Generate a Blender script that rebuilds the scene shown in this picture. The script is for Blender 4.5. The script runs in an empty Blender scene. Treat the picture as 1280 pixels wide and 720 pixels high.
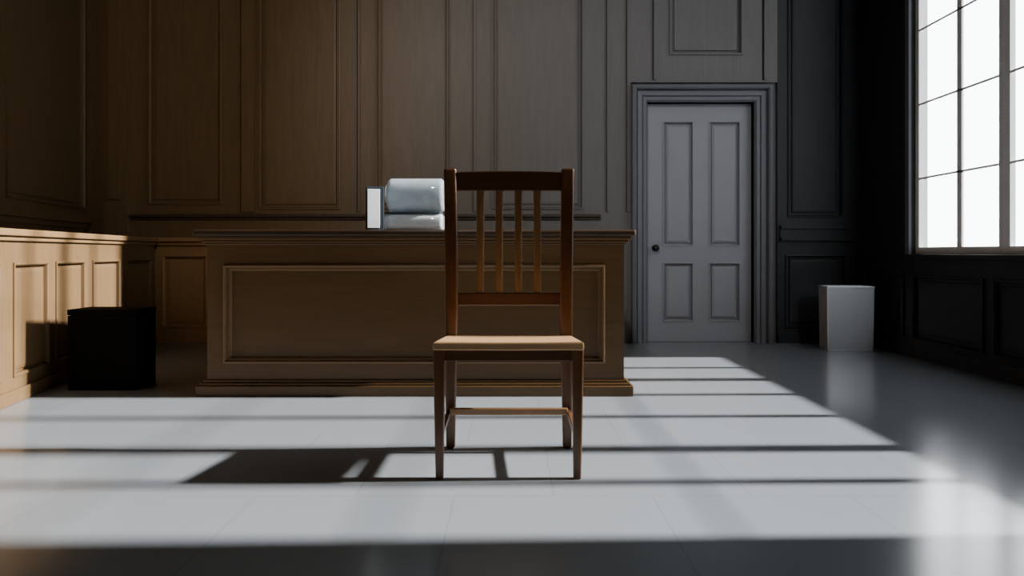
import bpy, bmesh, math, random
from mathutils import Vector, Matrix
random.seed(4)
S = bpy.context.scene
C = S.collection
F = 900.0; H = 0.764; YB = 6.08; XR = 2.94; CEIL = 4.7; YF = -1.8
K = F / YB
def ux(px): return (px - 640) / K
def zz(py): return H + (315 - py) / K

# ---------------------------------------------------------------- materials
def nd(nt, t, **kw):
    n = nt.nodes.new(t)
    for k, v in kw.items(): setattr(n, k, v)
    return n
def base_mat(name, rough=0.5, spec=0.5):
    m = bpy.data.materials.new(name); m.use_nodes = True
    b = m.node_tree.nodes['Principled BSDF']
    b.inputs['Roughness'].default_value = rough
    b.inputs['Specular IOR Level'].default_value = spec
    return m, m.node_tree, b
def wood(name, dark, light, rough=0.45, stretch=(14, 14, 1.2), bump=0.04, spec=0.4, grad=None):
    m, nt, b = base_mat(name, rough, spec)
    tc = nd(nt, 'ShaderNodeTexCoord'); mp = nd(nt, 'ShaderNodeMapping')
    mp.inputs['Scale'].default_value = stretch
    nt.links.new(tc.outputs['Object'], mp.inputs['Vector'])
    n = nd(nt, 'ShaderNodeTexNoise'); n.inputs['Scale'].default_value = 3.0; n.inputs['Detail'].default_value = 6
    n.inputs['Distortion'].default_value = 0.4
    nt.links.new(mp.outputs[0], n.inputs['Vector'])
    r = nd(nt, 'ShaderNodeValToRGB')
    r.color_ramp.elements[0].position = 0.2; r.color_ramp.elements[0].color = (*dark, 1)
    r.color_ramp.elements[1].position = 0.8; r.color_ramp.elements[1].color = (*light, 1)
    nt.links.new(n.outputs['Fac'], r.inputs['Fac'])
    out = r.outputs['Color']
    if grad:
        (x0, x1, d2, l2) = grad
        r2 = nd(nt, 'ShaderNodeValToRGB')
        r2.color_ramp.elements[0].position = 0.2; r2.color_ramp.elements[0].color = (*d2, 1)
        r2.color_ramp.elements[1].position = 0.8; r2.color_ramp.elements[1].color = (*l2, 1)
        nt.links.new(n.outputs['Fac'], r2.inputs['Fac'])
        sx = nd(nt, 'ShaderNodeSeparateXYZ'); nt.links.new(tc.outputs['Object'], sx.inputs[0])
        mr = nd(nt, 'ShaderNodeMapRange', interpolation_type='SMOOTHSTEP')
        mr.inputs['From Min'].default_value = x0; mr.inputs['From Max'].default_value = x1
        nt.links.new(sx.outputs['X'], mr.inputs['Value'])
        mx = nd(nt, 'ShaderNodeMix', data_type='RGBA')
        nt.links.new(mr.outputs[0], mx.inputs[0]); nt.links.new(out, mx.inputs[6]); nt.links.new(r2.outputs['Color'], mx.inputs[7])
        out = mx.outputs[2]
    nt.links.new(out, b.inputs['Base Color'])
    bp = nd(nt, 'ShaderNodeBump'); bp.inputs['Strength'].default_value = bump; bp.inputs['Distance'].default_value = 0.01
    nt.links.new(n.outputs['Fac'], bp.inputs['Height']); nt.links.new(bp.outputs[0], b.inputs['Normal'])
    return m
def paint(name, col, rough=0.5, var=0.12, scale=3.0, spec=0.4, metal=0, trans=0):
    m, nt, b = base_mat(name, rough, spec)
    b.inputs['Metallic'].default_value = metal; b.inputs['Transmission Weight'].default_value = trans
    tc = nd(nt, 'ShaderNodeTexCoord'); n = nd(nt, 'ShaderNodeTexNoise')
    n.inputs['Scale'].default_value = scale; n.inputs['Detail'].default_value = 5
    nt.links.new(tc.outputs['Object'], n.inputs['Vector'])
    r = nd(nt, 'ShaderNodeValToRGB')
    r.color_ramp.elements[0].position = 0.3; r.color_ramp.elements[0].color = tuple(c * (1 - var) for c in col) + (1,)
    r.color_ramp.elements[1].position = 0.7; r.color_ramp.elements[1].color = tuple(min(1, c * (1 + var)) for c in col) + (1,)
    nt.links.new(n.outputs['Fac'], r.inputs['Fac']); nt.links.new(r.outputs['Color'], b.inputs['Base Color'])
    return m

M = {}
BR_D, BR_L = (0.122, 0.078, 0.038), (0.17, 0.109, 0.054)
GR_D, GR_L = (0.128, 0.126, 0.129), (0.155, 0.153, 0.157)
M['wall'] = wood('panelling_wood', BR_D, BR_L, 0.5, grad=(-2.0, 1.3, GR_D, GR_L))  # brown shifts to grey along x; cool light put into the colour
M['brown'] = wood('brown_wood', (0.10, 0.062, 0.029), (0.14, 0.088, 0.042), 0.45)
M['rail'] = wood('chair_rail_dark_wood', (0.045, 0.032, 0.02), (0.065, 0.046, 0.03), 0.5)
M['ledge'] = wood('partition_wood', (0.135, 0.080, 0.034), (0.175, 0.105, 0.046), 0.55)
M['cap'] = wood('lit_cap_wood', (0.21, 0.125, 0.055), (0.27, 0.16, 0.072), 0.5)  # lighter than the partition body; light along the cap put into its colour
M['ledge_lit'] = wood('lit_wainscot_wood', (0.33, 0.195, 0.085), (0.40, 0.24, 0.11), 0.5)  # brighter copy of the partition wood; warm bounce light put into its colour
M['desk'] = wood('desk_wood', (0.108, 0.058, 0.022), (0.145, 0.080, 0.031), 0.34, stretch=(1.2, 14, 14))
M['trim'] = wood('desk_trim_wood', (0.16, 0.09, 0.038), (0.21, 0.12, 0.052), 0.3, stretch=(1.2, 14, 14))
M['desktop'] = wood('desk_top_wood', (0.045, 0.026, 0.014), (0.065, 0.038, 0.021), 0.35, stretch=(1.2, 14, 14))
M['dark'] = wood('shaded_panelling', (0.014, 0.016, 0.020), (0.022, 0.025, 0.031), 0.5)  # shade of the unlit right side put into the panelling colour
M['black'] = paint('matt_black', (0.004, 0.004, 0.004), 0.85, 0.05, spec=.08)
M['door'] = paint('door_paint', (0.27, 0.285, 0.325), 0.45, 0.03)
M['frame'] = paint('door_frame_paint', (0.145, 0.155, 0.18), 0.45, 0.03)
M['ceil'] = paint('ceiling_plaster', (0.03, 0.03, 0.03), 0.8)
M['front'] = paint('front_wall_paint', (0.015, 0.015, 0.015), 0.8)
M['wframe'] = paint('window_paint', (0.90, 0.92, 0.94), 0.5, 0.02)
M['chair'] = wood('chair_wood', (0.090, 0.038, 0.014), (0.16, 0.071, 0.027), 0.3, stretch=(16, 16, 1.5), bump=0.03, spec=0.5)
M['chairh'] = wood('chair_rail_wood', (0.066, 0.028, 0.012), (0.11, 0.049, 0.020), 0.33, stretch=(1.5, 16, 16), bump=0.03, spec=0.5)
M['slat'] = wood('sunlit_slat_wood', (0.20, 0.118, 0.052), (0.30, 0.185, 0.085), 0.33, stretch=(16, 16, 1.5), bump=0.03, spec=0.5)  # slats lightened; sun highlights put into their colour
M['rung'] = wood('chair_rung_wood', (0.28, 0.155, 0.075), (0.38, 0.215, 0.11), 0.35, stretch=(1.5, 16, 16), bump=0.03, spec=0.5)
M['seat'] = wood('seat_wood', (0.44, 0.255, 0.12), (0.53, 0.32, 0.16), 0.42, stretch=(1.2, 16, 16), bump=0.03)
M['bin'] = paint('silver_metal', (0.86, 0.90, 0.95), 0.28, 0.01, metal=0.65)
M['white'] = paint('white_card', (0.90, 0.94, 0.98), 0.2, 0.005, spec=.6)
M['pale'] = paint('pale_blue_plastic', (0.72, 0.83, 0.92), 0.05, 0.10, 26, 0.9, trans=0.55)
M['pale2'] = paint('pale_plastic_base', (0.80, 0.88, 0.95), 0.05, 0.06, 26, 0.9, trans=0.4)
M['greyp'] = paint('grey_plastic', (0.03, 0.04, 0.05), 0.35, 0.04)
M['knob'] = paint('black_metal', (0.008, 0.008, 0.009), 0.35, 0.02)

def floor_mat():
    m, nt, b = base_mat('stone_tile_floor', 0.3, 0.38)
    tc = nd(nt, 'ShaderNodeTexCoord'); mp = nd(nt, 'ShaderNodeMapping')
    mp.inputs['Location'].default_value = (0.18, 0.22, 0)
    nt.links.new(tc.outputs['Object'], mp.inputs['Vector'])
    br = nd(nt, 'ShaderNodeTexBrick', offset=0.5)
    br.inputs['Scale'].default_value = 1.0
    br.inputs['Brick Width'].default_value = 0.62; br.inputs['Row Height'].default_value = 0.62
    br.inputs['Mortar Size'].default_value = 0.003; br.inputs['Mortar Smooth'].default_value = 0.4
    br.inputs['Color1'].default_value = (0.234, 0.260, 0.288, 1); br.inputs['Color2'].default_value = (0.241, 0.267, 0.295, 1)
    br.inputs['Mortar'].default_value = (0.200, 0.224, 0.250, 1)
    nt.links.new(mp.outputs[0], br.inputs['Vector'])
    nt.links.new(br.outputs['Color'], b.inputs['Base Color'])
    n = nd(nt, 'ShaderNodeTexNoise'); n.inputs['Scale'].default_value = 1.5; n.inputs['Detail'].default_value = 3
    nt.links.new(tc.outputs['Object'], n.inputs['Vector'])
    mr = nd(nt, 'ShaderNodeMapRange'); mr.inputs['To Min'].default_value = 0.16; mr.inputs['To Max'].default_value = 0.21
    nt.links.new(n.outputs['Fac'], mr.inputs['Value']); nt.links.new(mr.outputs[0], b.inputs['Roughness'])
    bp = nd(nt, 'ShaderNodeBump', invert=True); bp.inputs['Strength'].default_value = 0.03; bp.inputs['Distance'].default_value = 0.002
    nt.links.new(br.outputs['Fac'], bp.inputs['Height']); nt.links.new(bp.outputs[0], b.inputs['Normal'])
    return m
M['floor'] = floor_mat()
def glass_mat():
    m = bpy.data.materials.new('hazy_window_glass'); m.use_nodes = True; nt = m.node_tree
    nt.nodes.remove(nt.nodes['Principled BSDF'])
    t = nd(nt, 'ShaderNodeBsdfTransparent'); g = nd(nt, 'ShaderNodeBsdfTranslucent'); g.inputs['Color'].default_value = (.90, .96, 1, 1)
    mx = nd(nt, 'ShaderNodeMixShader'); mx.inputs[0].default_value = 0.22  # haze mixed in to wash out the bars, standing in for glare
    nt.links.new(t.outputs[0], mx.inputs[1]); nt.links.new(g.outputs[0], mx.inputs[2])
    nt.links.new(mx.outputs[0], nt.nodes['Material Output'].inputs['Surface'])
    return m
M['glass'] = glass_mat()

# ---------------------------------------------------------------- mesh helpers
def obj(name, bm, mat, parent=None, bevel=0, smooth=False, seg=2):
    bmesh.ops.recalc_face_normals(bm, faces=bm.faces)
    me = bpy.data.meshes.new(name); bm.to_mesh(me); bm.free()
    me.materials.append(mat)
    o = bpy.data.objects.new(name, me); C.objects.link(o)
    if parent: o.parent = parent
    if smooth:
        for p in me.polygons: p.use_smooth = True
    if bevel:
        b = o.modifiers.new('bevel', 'BEVEL'); b.width = bevel; b.segments = seg; b.limit_method = 'ANGLE'; b.angle_limit = math.radians(35)
    return o
def struct(name, bm, mat, parent=None, **kw):
    o = obj(name, bm, mat, parent, **kw); o['kind'] = 'structure'; return o
def thing(name, label, cat, loc, rz=0):
    o = bpy.data.objects.new(name, None); C.objects.link(o); o.location = loc; o.rotation_euler = (0, 0, rz)
    o.empty_display_size = 0.1
    o['label'] = label; o['category'] = cat; return o
def box(bm, x0, x1, y0, y1, z0, z1):
    vs = [bm.verts.new(p) for p in [(x0,y0,z0),(x1,y0,z0),(x1,y1,z0),(x0,y1,z0),(x0,y0,z1),(x1,y0,z1),(x1,y1,z1),(x0,y1,z1)]]
    for f in [(0,1,2,3),(4,5,6,7),(0,1,5,4),(1,2,6,5),(2,3,7,6),(3,0,4,7)]: bm.faces.new([vs[i] for i in f])
class Plane:
    """wall frame: u along, z up, o out into the room"""
    def __init__(s, O, U, N): s.O = Vector(O); s.U = Vector(U).normalized(); s.N = Vector(N).normalized()
    def p(s, u, z, o): return s.O + s.U * u + s.N * o + Vector((0, 0, z))
    def box(s, bm, u0, u1, z0, z1, o0, o1):
        vs = [bm.verts.new(s.p(u, z, o)) for (u, z, o) in [(u0,z0,o0),(u1,z0,o0),(u1,z1,o0),(u0,z1,o0),(u0,z0,o1),(u1,z0,o1),(u1,z1,o1),(u0,z1,o1)]]
        for f in [(0,1,2,3),(4,5,6,7),(0,1,5,4),(1,2,6,5),(2,3,7,6),(3,0,4,7)]: bm.faces.new([vs[i] for i in f])
    def grid(s, bm, u0, u1, z0, z1, o0, o1, holes):
        us = sorted({u0, u1} | {v for h in holes for v in h[:2] if u0 < v < u1})
        zs = sorted({z0, z1} | {v for h in holes for v in h[2:] if z0 < v < z1})
        for a, b in zip(us, us[1:]):
            run = None
            for c, d in zip(zs, zs[1:]):
                m_, n_ = (a + b) / 2, (c + d) / 2
                if any(h[0] < m_ < h[1] and h[2] < n_ < h[3] for h in holes):
                    if run: s.box(bm, a, b, run[0], run[1], o0, o1); run = None
                else: run = (run[0], d) if run else (c, d)
            if run: s.box(bm, a, b, run[0], run[1], o0, o1)
    def ring(s, bm, r, prof, fill=False):
        u0, u1, z0, z1 = r; loops = []
        for (i, o) in prof:
            loops.append([bm.verts.new(s.p(u, z, o)) for (u, z) in [(u0+i,z0+i),(u1-i,z0+i),(u1-i,z1-i),(u0+i,z1-i)]])
        for A, B in zip(loops, loops[1:]):
            for k in range(4):
                j = (k + 1) % 4; bm.faces.new([A[k], A[j], B[j], B[k]])
        if fill: bm.faces.new(loops[-1])
def loft(bm, rings, cap=True):
    L = [[bm.verts.new(p) for p in r] for r in rings]
    n = len(L[0])
    for A, B in zip(L, L[1:]):
        for k in range(n):
            j = (k + 1) % n; bm.faces.new([A[k], A[j], B[j], B[k]])
    if cap: bm.faces.new(L[0]); bm.faces.new(L[-1])
def zbar(bm, secs):
    loft(bm, [[(x-a/2,y-b/2,z),(x+a/2,y-b/2,z),(x+a/2,y+b/2,z),(x-a/2,y+b/2,z)] for x,y,z,a,b in secs])
def xbar(bm, secs):
    loft(bm, [[(x,y-d/2,a),(x,y+d/2,a),(x,y+d/2,b),(x,y-d/2,b)] for x,y,a,b,d in secs])
def rrect(w, d, r, n=6):
    pts = []
    for cx, cy, a0 in [(w/2-r,d/2-r,0),(-w/2+r,d/2-r,90),(-w/2+r,-d/2+r,180),(w/2-r,-d/2+r,270)]:
        for k in range(n + 1):
            a = math.radians(a0 + 90*k/n); pts.append((cx + r*math.cos(a), cy + r*math.sin(a)))
    return pts
def B(): return bmesh.new()

# ---------------------------------------------------------------- room shell
LC = (-3.61, YB)
LU = Vector((0.205, -1, 0)).normalized()
lx_front = LC[0] + 0.205 * (YB - YF)
bm = B(); box(bm, -4.2, XR + 0.2, YF - 0.2, YB + 0.6, -0.1, 0); struct('floor', bm, M['floor'])
bm = B(); box(bm, -4.2, XR + 0.2, YF - 0.2, YB + 0.6, CEIL, CEIL + 0.1); struct('ceiling', bm, M['ceil'])
bm = B(); box(bm, lx_front - 0.3, XR + 0.2, YF - 0.2, YF, 0, CEIL); struct('wall_front', bm, M['front'])

PB = Plane((0, YB, 0), (1, 0, 0), (0, -1, 0))
DX0, DX1, DZ = ux(808), ux(942), zz(128)
bm = B(); PB.grid(bm, LC[0] - 0.25, XR + 0.2, 0, CEIL, -0.22, 0, [(DX0, DX1, -1, DZ)]); PB.box(bm, DX0 - .1, DX1 + .1, -.05, DZ + .1, -.26, -.222)  # extra slab behind the door, added to block light leaking underneath
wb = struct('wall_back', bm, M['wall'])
T = 0.03
def ring_prof(T): return [(0, T - .002), (0.0, T + 0.014), (0.013, T + 0.016), (0.02, T + .004), (0.022, 0.002), (0.040, 0.002), (0.044, T * .5), (0.062, T * .6), (.064, T * .6)]
def panels(P, rects, mat, parent, name='panel_moulding', prof=None):
    for r in rects:
        b_ = B(); P.ring(b_, r, prof or ring_prof(T), fill=True)
        o = obj(name, b_, mat, parent)
up = [(ux(188), ux(280), zz(256), 4.3), (ux(325), ux(427), zz(262), 4.3), (ux(470), ux(564), zz(262), 4.3), (ux(615), ux(729), zz(262), 4.3),
      (ux(836), ux(927), zz(70), 4.3)]
upr = [(ux(983), ux(1052), zz(272), 4.3)]
lowa = [(ux(205), ux(262), 0.13, 0.74), (ux(285), ux(400), 0.13, 0.74)]
lowb = [(ux(425), ux(540), 0.13, 0.74), (ux(565), ux(680), 0.13, 0.74), (ux(705), ux(772), 0.13, 0.74)]
lowr = [(ux(980), ux(1056), zz(410), zz(318))]
XA0, XA1, ZA = ux(788), ux(970), zz(104)
XM = ux(412)
grv = [(ux(px) - .007, ux(px) + .007, (1.1 if px < 800 else ZA + .02), 4.5) for px in (303, 448, 592, 757, 782, 815, 952)]
bm = B(); PB.grid(bm, LC[0], XA1, 0.82, CEIL, 0, T, up + grv + [(XA0, XA1, -1, ZA)])
PB.grid(bm, XM, XA0, 0, 0.82, 0, T, lowb)
PB.box(bm, ux(306), ux(320), 1.1, CEIL, T, T + 0.02)
for g in grv: PB.box(bm, g[1], g[1] + .018, g[2], 4.5, T, T + 0.018)
PB.box(bm, ux(138), ux(166), 0.89, CEIL, T, T + 0.07); PB.box(bm, ux(145), ux(159), 1.2, CEIL, T + 0.07, T + 0.09)
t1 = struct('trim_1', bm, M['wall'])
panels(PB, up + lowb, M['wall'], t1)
bm = B(); PB.grid(bm, LC[0], XM, 0, 0.82, 0, T, lowa); t9 = struct('trim_9', bm, M['ledge_lit']); panels(PB, lowa, M['ledge_lit'], t9)
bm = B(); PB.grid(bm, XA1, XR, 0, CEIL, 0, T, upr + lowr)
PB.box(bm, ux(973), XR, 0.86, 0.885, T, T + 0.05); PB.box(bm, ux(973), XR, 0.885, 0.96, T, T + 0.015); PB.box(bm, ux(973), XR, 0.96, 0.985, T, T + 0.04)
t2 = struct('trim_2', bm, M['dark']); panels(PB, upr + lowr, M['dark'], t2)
bm = B()
PB.box(bm, ux(166), ux(750), 1.055, 1.08, T, T + 0.045); PB.box(bm, ux(166), ux(750), 1.035, 1.055, T, T + 0.022)
struct('trim_3', bm, M['rail'], bevel=0.004)
bm = B()
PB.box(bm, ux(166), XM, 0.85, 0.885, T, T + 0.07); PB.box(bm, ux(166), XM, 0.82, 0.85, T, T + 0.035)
struct('trim_10', bm, M['ledge_lit'], bevel=0.006)
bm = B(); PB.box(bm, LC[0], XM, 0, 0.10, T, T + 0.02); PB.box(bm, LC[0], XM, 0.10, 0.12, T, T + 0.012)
struct('baseboard_back', bm, M['ledge_lit'], bevel=0.003)
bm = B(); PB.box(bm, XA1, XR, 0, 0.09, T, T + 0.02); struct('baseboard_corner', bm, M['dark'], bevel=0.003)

def arch(bm, prof):
    loops = []
    for (i, o) in prof: loops.append([bm.verts.new(PB.p(u, z, o)) for (u, z) in [(DX0 - i, 0), (DX0 - i, DZ + i), (DX1 + i, DZ + i), (DX1 + i, 0)]])
    for A, Bq in zip(loops, loops[1:]):
        for k in range(3): bm.faces.new([A[k], A[k+1], Bq[k+1], Bq[k]])
w = DX0 - XA0
bm = B(); arch(bm, [(0, -0.16), (0, 0.035), (0.012, 0.05), (0.035, 0.05), (0.037, 0.036), (0.045, 0.036), (0.047, 0.055), (w*0.62, 0.06), (w*0.64, 0.045), (w*0.70, 0.045), (w*0.72, 0.09), (w*0.8, 0.1), (w*0.97, 0.09), (w*1.0, 0.07), (w*1.0, 0.0)])
struct('trim_4', bm, M['frame'])
DO = -0.05
bm = B()
dh = [(ux(830), ux(869), zz(308), zz(150)), (ux(888), ux(928), zz(308), zz(150)), (ux(830), ux(869), zz(403), zz(328)), (ux(888), ux(928), zz(403), zz(328))]
PB.grid(bm, DX0 + 0.004, DX1 - 0.004, 0.003, DZ - 0.004, DO - 0.035, DO, dh)
PB.box(bm, DX0 + 0.004, DX1 - 0.004, 0.003, DZ - 0.004, DO - 0.05, DO - 0.0355)
door = struct('door_1', bm, M['door'])
for r in dh:
    b_ = B(); PB.ring(b_, r, [(0, DO - .002), (0, DO + 0.007), (0.009, DO + 0.008), (0.013, DO), (0.014, DO - 0.034), (0.030, DO - 0.034), (0.032, DO - .02), (.05, DO - .010), (.052, DO - .010)], fill=True)
    obj('door_panel', b_, M['door'], door)
bm = B(); seg = 20
kc = PB.p(ux(820), zz(310), DO)
prof = [(0.026, 0.0), (0.026, 0.006), (0.011, 0.010), (0.010, 0.032), (0.020, 0.038), (0.028, 0.05), (0.026, 0.062), (0.014, 0.07), (0.002, 0.072)]
loft(bm, [[(kc.x + r*math.cos(a*2*math.pi/seg), kc.y - o, kc.z + r*math.sin(a*2*math.pi/seg)) for a in range(seg)] for r, o in prof])
obj('door_knob', bm, M['knob'], door, smooth=True)

PL = Plane((LC[0], LC[1], 0), LU, (1, 0.205, 0))
LLEN = (YB - YF) * math.hypot(0.205, 1)
bm = B(); PL.box(bm, -0.3, LLEN + 0.1, 0, CEIL, -0.2, 0); wl = struct('wall_left', bm, M['brown'])
lp = [(0.10 + 1.5*k, 1.44 + 1.5*k, 1.12, 4.3) for k in range(5)]
bm = B(); PL.grid(bm, 0, LLEN, 0, CEIL, 0, T, lp); PL.box(bm, 0, LLEN, 1.0, 1.05, T, T + 0.05); PL.box(bm, 0, LLEN, .96, 1.0, T, T + 0.025)
t5 = struct('trim_5', bm, M['brown']); panels(PL, lp[:3], M['brown'], t5)
bm = B(); PL.box(bm, 0, LLEN, 0, 0.12, T, T + 0.02); struct('baseboard_left', bm, M['brown'])

PR = Plane((XR, 0, 0), (0, 1, 0), (-1, 0, 0))
WZ0, WZ1 = 0.75, 4.2
W0, W1 = 1.92, 5.3
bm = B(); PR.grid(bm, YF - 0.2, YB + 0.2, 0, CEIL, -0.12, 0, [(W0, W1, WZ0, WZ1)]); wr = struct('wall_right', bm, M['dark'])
rp = [(5.36, 5.95, 0.13, 0.6), (4.45, 5.24, 0.13, 0.6), (3.6, 4.36, 0.13, 0.6), (2.75, 3.51, 0.13, 0.6), (1.9, 2.66, 0.13, 0.6), (1.05, 1.81, 0.13, 0.6)]
t = 0.018
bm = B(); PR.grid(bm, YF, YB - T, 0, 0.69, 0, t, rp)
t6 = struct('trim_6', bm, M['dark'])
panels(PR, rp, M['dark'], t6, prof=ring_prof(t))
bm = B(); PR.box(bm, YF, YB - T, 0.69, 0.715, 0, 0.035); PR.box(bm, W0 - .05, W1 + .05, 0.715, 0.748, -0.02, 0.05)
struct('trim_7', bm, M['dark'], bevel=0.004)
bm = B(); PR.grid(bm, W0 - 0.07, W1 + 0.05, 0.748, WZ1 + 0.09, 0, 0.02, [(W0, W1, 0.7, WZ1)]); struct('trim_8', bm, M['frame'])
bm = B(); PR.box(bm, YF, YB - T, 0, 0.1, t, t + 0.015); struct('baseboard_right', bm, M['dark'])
wins = [(4.34, 5.3, [4.78]), (2.83, 4.34, [3.38, 3.89]), (W0, 2.83, [2.43])]
for k, (a, b_, vs) in enumerate(wins):
    fr = 0.052
    bm = B(); PR.grid(bm, a, b_, WZ0, WZ1, -0.06, -0.03, [(a + fr, b_ - fr, WZ0 + 0.05, WZ1 - 0.05)])
    wf = struct('window_%d' % (k + 1), bm, M['wframe'])
    bm = B()
    for v in vs: PR.box(bm, v - 0.030, v + 0.030, WZ0 + 0.05, WZ1 - 0.05, -0.040, -0.032)
    z = WZ0 + 0.55
    while z < WZ1 - 0.1:
        PR.box(bm, a + fr, b_ - fr, z - 0.007, z + 0.007, -0.036, -0.032); z += 0.54
    obj('window_muntin', bm, M['wframe'], wf)
    bm = B()
    bm.faces.new([bm.verts.new(PR.p(u, z, -.026)) for u, z in [(a + .002, WZ0 + .002), (b_ - .002, WZ0 + .002), (b_ - .002, WZ1 - .002), (a + .002, WZ1 - .002)]])
    obj('window_pane', bm, M['glass'], wf)

# ---------------------------------------------------------------- low panelled partition on the left
pr = thing('panelled_partition', 'low golden-brown panelled wood partition along the left wall, lit by the sun', 'partition', (-2.99, YB - T - .025, 0))
PP = Plane((0, 0, 0), (0.197, -1, 0), (1, 0.197, 0))
pp = [(0.12, 0.72, .13, .71), (0.86, 1.38, .13, .71), (1.50, 1.94, .13, .71), (2.03, 2.44, .13, .71), (2.56, 2.86, .13, .71)]
PLN = 2.92
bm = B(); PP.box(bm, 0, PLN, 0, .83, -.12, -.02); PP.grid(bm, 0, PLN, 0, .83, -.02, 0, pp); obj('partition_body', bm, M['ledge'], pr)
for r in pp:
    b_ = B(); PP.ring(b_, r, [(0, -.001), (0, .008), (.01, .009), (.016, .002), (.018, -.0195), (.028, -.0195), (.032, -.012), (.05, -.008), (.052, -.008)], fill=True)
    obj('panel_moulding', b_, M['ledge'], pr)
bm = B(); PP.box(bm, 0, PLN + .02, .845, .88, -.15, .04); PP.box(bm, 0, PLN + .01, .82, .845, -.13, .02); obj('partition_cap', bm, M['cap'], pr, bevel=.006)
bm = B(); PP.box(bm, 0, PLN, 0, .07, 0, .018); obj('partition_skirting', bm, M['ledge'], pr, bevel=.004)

# plain black block added for the dark mass between partition and desk
bb = thing('black_block', 'low black block for the dark mass between left partition and desk', 'box', (-2.262, 4.08, 0))
bm = B(); box(bm, -.190, .190, -.11, .11, 0, .412); obj('block_body', bm, M['black'], bb, bevel=.004)
bm = B(); box(bm, -.1915, .1915, -.1115, .1115, .414, .446); obj('block_top', bm, M['black'], bb, bevel=.004)

# ---------------------------------------------------------------- desk
YD = 3.82; KD = F / YD
def dx(px): return (px - 640) / KD
def dz(py): return H + (315 - py) / KD
dc = (dx(245) + dx(787)) / 2
dk = thing('court_desk', 'long brown panelled wooden desk with dark moulded top behind the chair', 'desk', (dc, YD, 0))
DEP = 1.55
x0, x1 = dx(256) - dc, dx(781) - dc
PD = Plane((0, 0.03, 0), (1, 0, 0), (0, -1, 0))
hole = (dx(277) - dc, dx(757) - dc, dz(455), dz(331))
bm = B(); PD.box(bm, x0, x1, 0, .802, -DEP, -.025); PD.grid(bm, x0, x1, 0, .802, -.025, 0, [hole]); obj('desk_body', bm, M['desk'], dk)
bm = B(); PD.ring(bm, hole, [(0, -.001), (0, .012), (.007, .015), (.013, .010), (.015, -.004), (.023, -.004), (.026, -.012), (.030, -.020), (.034, -.0245)])
obj('panel_moulding', bm, M['trim'], dk)
bm = B()
def slab(bm, pad, z0, z1):
    box(bm, x0 - pad, x1 + pad, .03 - pad, .03 + DEP + pad * .3, z0, z1)
slab(bm, .036, .828, .848); slab(bm, .022, .812, .828); slab(bm, .010, .802, .812); obj('desk_cornice', bm, M['desk'], dk, bevel=.004)
bm = B(); slab(bm, .056, .848, .882); obj('desk_top', bm, M['desktop'], dk, bevel=.010, seg=3)
bm = B(); slab(bm, .045, 0, .055); slab(bm, .032, .055, .068); slab(bm, .016, .068, .082); obj('desk_plinth', bm, M['desk'], dk, bevel=.005)

# ---------------------------------------------------------------- chair
ch = thing('wooden_chair', 'brown wooden chair with slatted back and pale seat, alone mid-floor', 'chair', (-0.012, 2.588, 0))
FX = .2325; FY = -.16
for s in (-1, 1):
    bm = B(); zbar(bm, [(s*(FX-.001), FY, 0, .026, .028), (s*FX, FY, .16, .031, .033), (s*FX, FY, .436, .040, .040)])
    obj('leg', bm, M['chair'], ch, bevel=.005)
for s in (-1, 1):
    bm = B(); rx = .222
    zbar(bm, [(s*(rx+.005), .225, 0, .034, .034), (s*(rx+.003), .205, .2, .040, .04), (s*rx, .195, .42, .047, .044), (s*(rx-.001), .196, .55, .050, .044),
              (s*(rx+.001), .205, .75, .050, .04), (s*(rx+.005), .225, .95, .050, .034), (s*(rx+.009), .244, 1.092, .050, .03)])
    obj('leg', bm, M['chair'], ch, bevel=.009, seg=3)
bm = B(); nx, ny = 16, 12; top = []; bot = []
for j in range(ny + 1):
    v = j / ny; y = -.20 + v * .40
    hw = .252 - .012 * v; drop = .022 * v
    rt = []; rb = []
    for i in range(nx + 1):
        u = i / nx * 2 - 1
        dish = .006 * (1 - u*u) * (math.sin(math.pi * min(1, v*1.05)) ** .7 if 0 < v < .95 else 0)
        yy = y - (.006 * (1 - u*u) if j == 0 else 0)
        rt.append(bm.verts.new((u*hw, yy, .464 - drop - dish))); rb.append(bm.verts.new((u*hw, yy, .4375 - drop)))
    top.append(rt); bot.append(rb)
for j in range(ny):
    for i in range(nx):
        bm.faces.new([top[j][i], top[j][i+1], top[j+1][i+1], top[j+1][i]]); bm.faces.new([bot[j][i], bot[j][i+1], bot[j+1][i+1], bot[j+1][i]])
for i in range(nx):
    bm.faces.new([top[0][i], top[0][i+1], bot[0][i+1], bot[0][i]]); bm.faces.new([top[ny][i], top[ny][i+1], bot[ny][i+1], bot[ny][i]])
for j in range(ny):
    bm.faces.new([top[j][0], top[j+1][0], bot[j+1][0], bot[j][0]]); bm.faces.new([top[j][nx], top[j+1][nx], bot[j+1][nx], bot[j][nx]])
o = obj('seat', bm, M['seat'], ch, bevel=.006, seg=3); o['label'] = 'pale polished wooden seat'
bm = B(); box(bm, -.215, .215, FY - .012, FY + .008, .398, .434); box(bm, -.205, .205, .185, .203, .378, .415)
for s in (-1, 1): box(bm, s*.235 - .009, s*.235 + .009, FY + .01, .185, .378, .415)
obj('seat_apron', bm, M['chairh'], ch, bevel=.002)
bm = B(); xs = [-.205, -.15, -.08, 0, .08, .15, .205]
xbar(bm, [(x, .238, 1.003, 1.077 + .004*(1 - (x/.205)**2), .022) for x in xs]); obj('top_rail', bm, M['chairh'], ch, bevel=.004)
bm = B(); box(bm, -.205, .205, .190, .212, .557, .606); obj('lower_back_rail', bm, M['chairh'], ch, bevel=.004)
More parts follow.
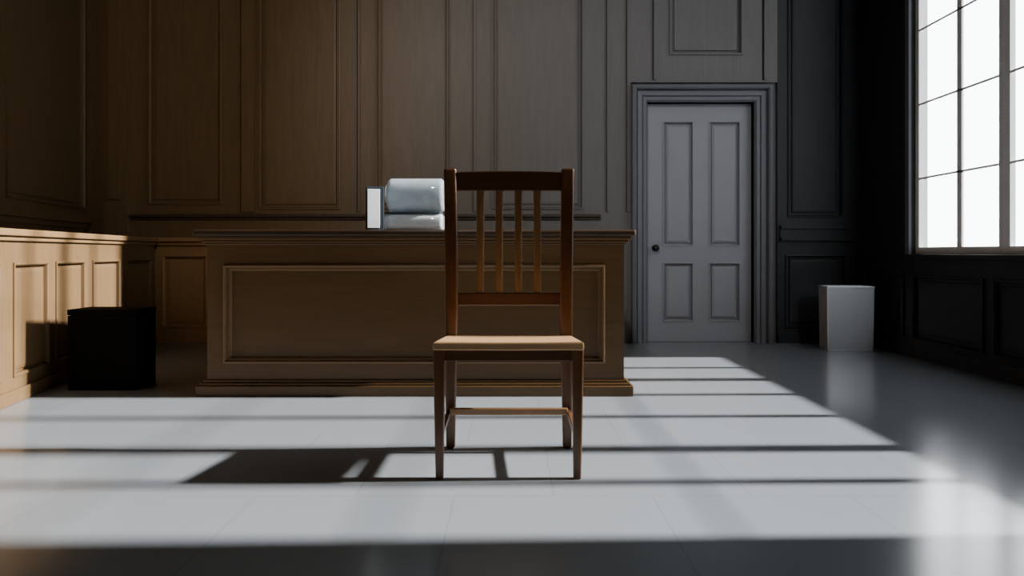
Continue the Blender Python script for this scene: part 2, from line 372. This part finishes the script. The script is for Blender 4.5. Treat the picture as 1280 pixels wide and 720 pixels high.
for x in (-.111, -.038, .037, .111):
    bm = B(); zbar(bm, [(x, .204, .60, .027, .018), (x, .216, .80, .029, .018), (x, .238, 1.012, .031, .018)]); obj('back_slat', bm, M['slat'], ch, bevel=.007, seg=3)
for s in (-1, 1):
    bm = B(); loft(bm, [[(s*(FX-.002)-.008, y, z-.010), (s*(FX-.002)+.008, y, z-.010), (s*(FX-.002)+.008, y, z+.010), (s*(FX-.002)-.008, y, z+.010)] for y, z in [(FY + .01, .138), (.2, .150)]])
    obj('stretcher', bm, M['chair'], ch, bevel=.003)
bm = B(); box(bm, -.225, .225, .145, .165, .144, .170); o = obj('stretcher', bm, M['rung'], ch, bevel=.004); o['label'] = 'light tan cross rung'

# ---------------------------------------------------------------- waste bin
bn = thing('waste_bin', 'boxy silver-white waste bin in the dark corner right of the door', 'waste bin', (2.625, 5.66, 0), math.radians(-6))
def rr3(w, d, r, z): return [(x, y, z) for x, y in rrect(w, d, r)]
bm = B()
loft(bm, [rr3(.338, .205, .008, .0), rr3(.341, .208, .009, .008), rr3(.354, .215, .010, .475), rr3(.344, .205, .008, .475), rr3(.330, .198, .008, .02)])
obj('bin_body', bm, M['bin'], bn)
bm = B(); L = [rr3(.354, .215, .010, .478), rr3(.357, .218, .010, .480), rr3(.358, .219, .010, .496), rr3(.354, .215, .009, .499), rr3(.343, .204, .008, .497), rr3(.342, .203, .008, .472)]
loft(bm, L + [L[0]], cap=False); obj('bin_rim', bm, M['bin'], bn)

# ---------------------------------------------------------------- items on the desk
YO = 4.15; KO = F / YO
def ox(px): return (px - 640) / KO
ZT = .882
cx = (ox(481) + ox(556)) / 2
ct = thing('storage_container', 'pale blue-grey rounded glossy plastic container lying on the desk top', 'container', (cx, YO, ZT))
def xcyl(bm, secs, n=48, p=2.8):
    rings = []
    for x, cz, ry, rz in secs:
        r = []
        for k in range(n):
            a = 2*math.pi*k/n; c, s_ = math.cos(a), math.sin(a)
            r.append((x, ry*math.copysign(abs(c)**(2/p), c), cz + rz*math.copysign(abs(s_)**(2/p), s_)))
        rings.append(r)
    loft(bm, rings)
hw = (ox(556) - ox(481)) / 2
def barrel(bm, xa, xb, cz, ry, rz, p=2.4, end=.02):
    N = 7
    left = [(xa + end*(1 - math.cos(t_)), cz, ry - end*(1 - math.sin(t_)), rz - end*(1 - math.sin(t_))) for t_ in [math.pi/2*q/(N-1) for q in range(N)]]
    right = [(xb - (x_ - xa), c_, a_, b2) for x_, c_, a_, b2 in reversed(left)]
    mid = [(xa + end + (xb - xa - 2*end)*k/6, cz, ry, rz) for k in range(1, 6)]
    xcyl(bm, left + mid + right, p=p)
bm = B(); barrel(bm, -hw, hw - .006, .052, .096, .050, 3.2, .018); obj('container_base', bm, M['pale2'], ct, smooth=True)
bm = B(); barrel(bm, -hw + .022, hw, .207, .100, .097, 2.7, .026); obj('container_body', bm, M['pale'], ct, smooth=True)
bm = B(); xcyl(bm, [(-hw + .006, .215, .045, .045), (-hw + .010, .215, .052, .052), (-hw + .024, .215, .052, .052)], p=2); obj('container_cap', bm, M['white'], ct)
bm = B(); barrel(bm, -hw + .012, hw - .014, .105, .086, .008, 2.8, .006); obj('container_seam', bm, M['greyp'], ct, smooth=True)
cb = thing('white_carton', 'small upright dark-edged white box beside the pale plastic container', 'box', (-.758, 3.975, ZT), math.radians(12))
bm = B(); box(bm, -.049, .049, -.058, .058, 0, .238); obj('carton_body', bm, M['greyp'], cb, bevel=.003)
bm = B(); box(bm, -.040, .026, -.0645, -.058, .012, .224); obj('carton_face', bm, M['white'], cb, bevel=.002)

# ---------------------------------------------------------------- light
wd = bpy.data.worlds.new('World'); S.world = wd; wd.use_nodes = True
nt = wd.node_tree; bg = nt.nodes['Background']
tc = nd(nt, 'ShaderNodeTexCoord'); dp = nd(nt, 'ShaderNodeVectorMath', operation='DOT_PRODUCT')
nt.links.new(tc.outputs['Generated'], dp.inputs[0]); dp.inputs[1].default_value = Vector((.58, 1, .12)).normalized()
mr = nd(nt, 'ShaderNodeMapRange', interpolation_type='SMOOTHSTEP')
for k_, v_ in (('From Min', .90), ('From Max', .975), ('To Min', .1), ('To Max', 12.0)): mr.inputs[k_].default_value = v_
nt.links.new(dp.outputs['Value'], mr.inputs['Value']); nt.links.new(mr.outputs[0], bg.inputs[1])
bg.inputs[0].default_value = (0.90, 0.95, 1, 1)
def light(name, kind, energy, color, loc, direction, **kw):
    d = bpy.data.lights.new(name, kind); d.energy = energy; d.color = color
    for k, v in kw.items(): setattr(d, k, v)
    o = bpy.data.objects.new(name, d); C.objects.link(o); o.location = loc
    o.rotation_euler = Vector(direction).to_track_quat('-Z', 'Y').to_euler(); return o
EL = math.radians(28.7); AZ = math.radians(-0.9)
light('sun', 'SUN', 24.0, (1, 0.965, 0.92), (8, 2, 6), (-math.cos(EL)*math.cos(AZ), math.cos(EL)*math.sin(AZ), -math.sin(EL)), angle=math.radians(1.6))
p = light('window_portal', 'AREA', 1, (1, 1, 1), (XR + .13, (W0 + W1)/2, (WZ0 + WZ1)/2), (-1, 0, 0), shape='RECTANGLE', size=WZ1 - WZ0, size_y=W1 - W0)
p.rotation_euler = (0, math.radians(90), 0); p.data.cycles.is_portal = True
light('back_wall_fill', 'SPOT', 620, (1, 0.96, 0.91), (-0.9, -1.2, 4.3), Vector((0.3, YB, 1.9)) - Vector((-0.9, -1.2, 4.3)), spot_size=math.radians(40), spot_blend=1.0, shadow_soft_size=0.12)  # added fill to brighten the back wall, not a room lamp
light('warm_fill', 'SPOT', 330, (1, 0.83, 0.62), (0.2, -1.2, 3.9), Vector((-2.4, YB, 2.2)) - Vector((0.2, -1.2, 3.9)), spot_size=math.radians(33), spot_blend=1.0, shadow_soft_size=0.12)
light('bin_fill', 'SPOT', 170, (0.88, 0.94, 1), (2.86, 0.2, 2.6), Vector((2.62, 5.55, 0.36)) - Vector((2.86, 0.2, 2.6)), spot_size=math.radians(8), spot_blend=1.0, shadow_soft_size=0.05)  # added fill to brighten the bin; no lamp stands there

cam = bpy.data.cameras.new('Camera'); co = bpy.data.objects.new('Camera', cam); C.objects.link(co)
co.location = (0, 0, H); co.rotation_euler = (math.radians(90), 0, 0)
cam.sensor_width = 36; cam.lens = 36 * F / 1280; cam.shift_y = -45 / 1280
S.camera = co
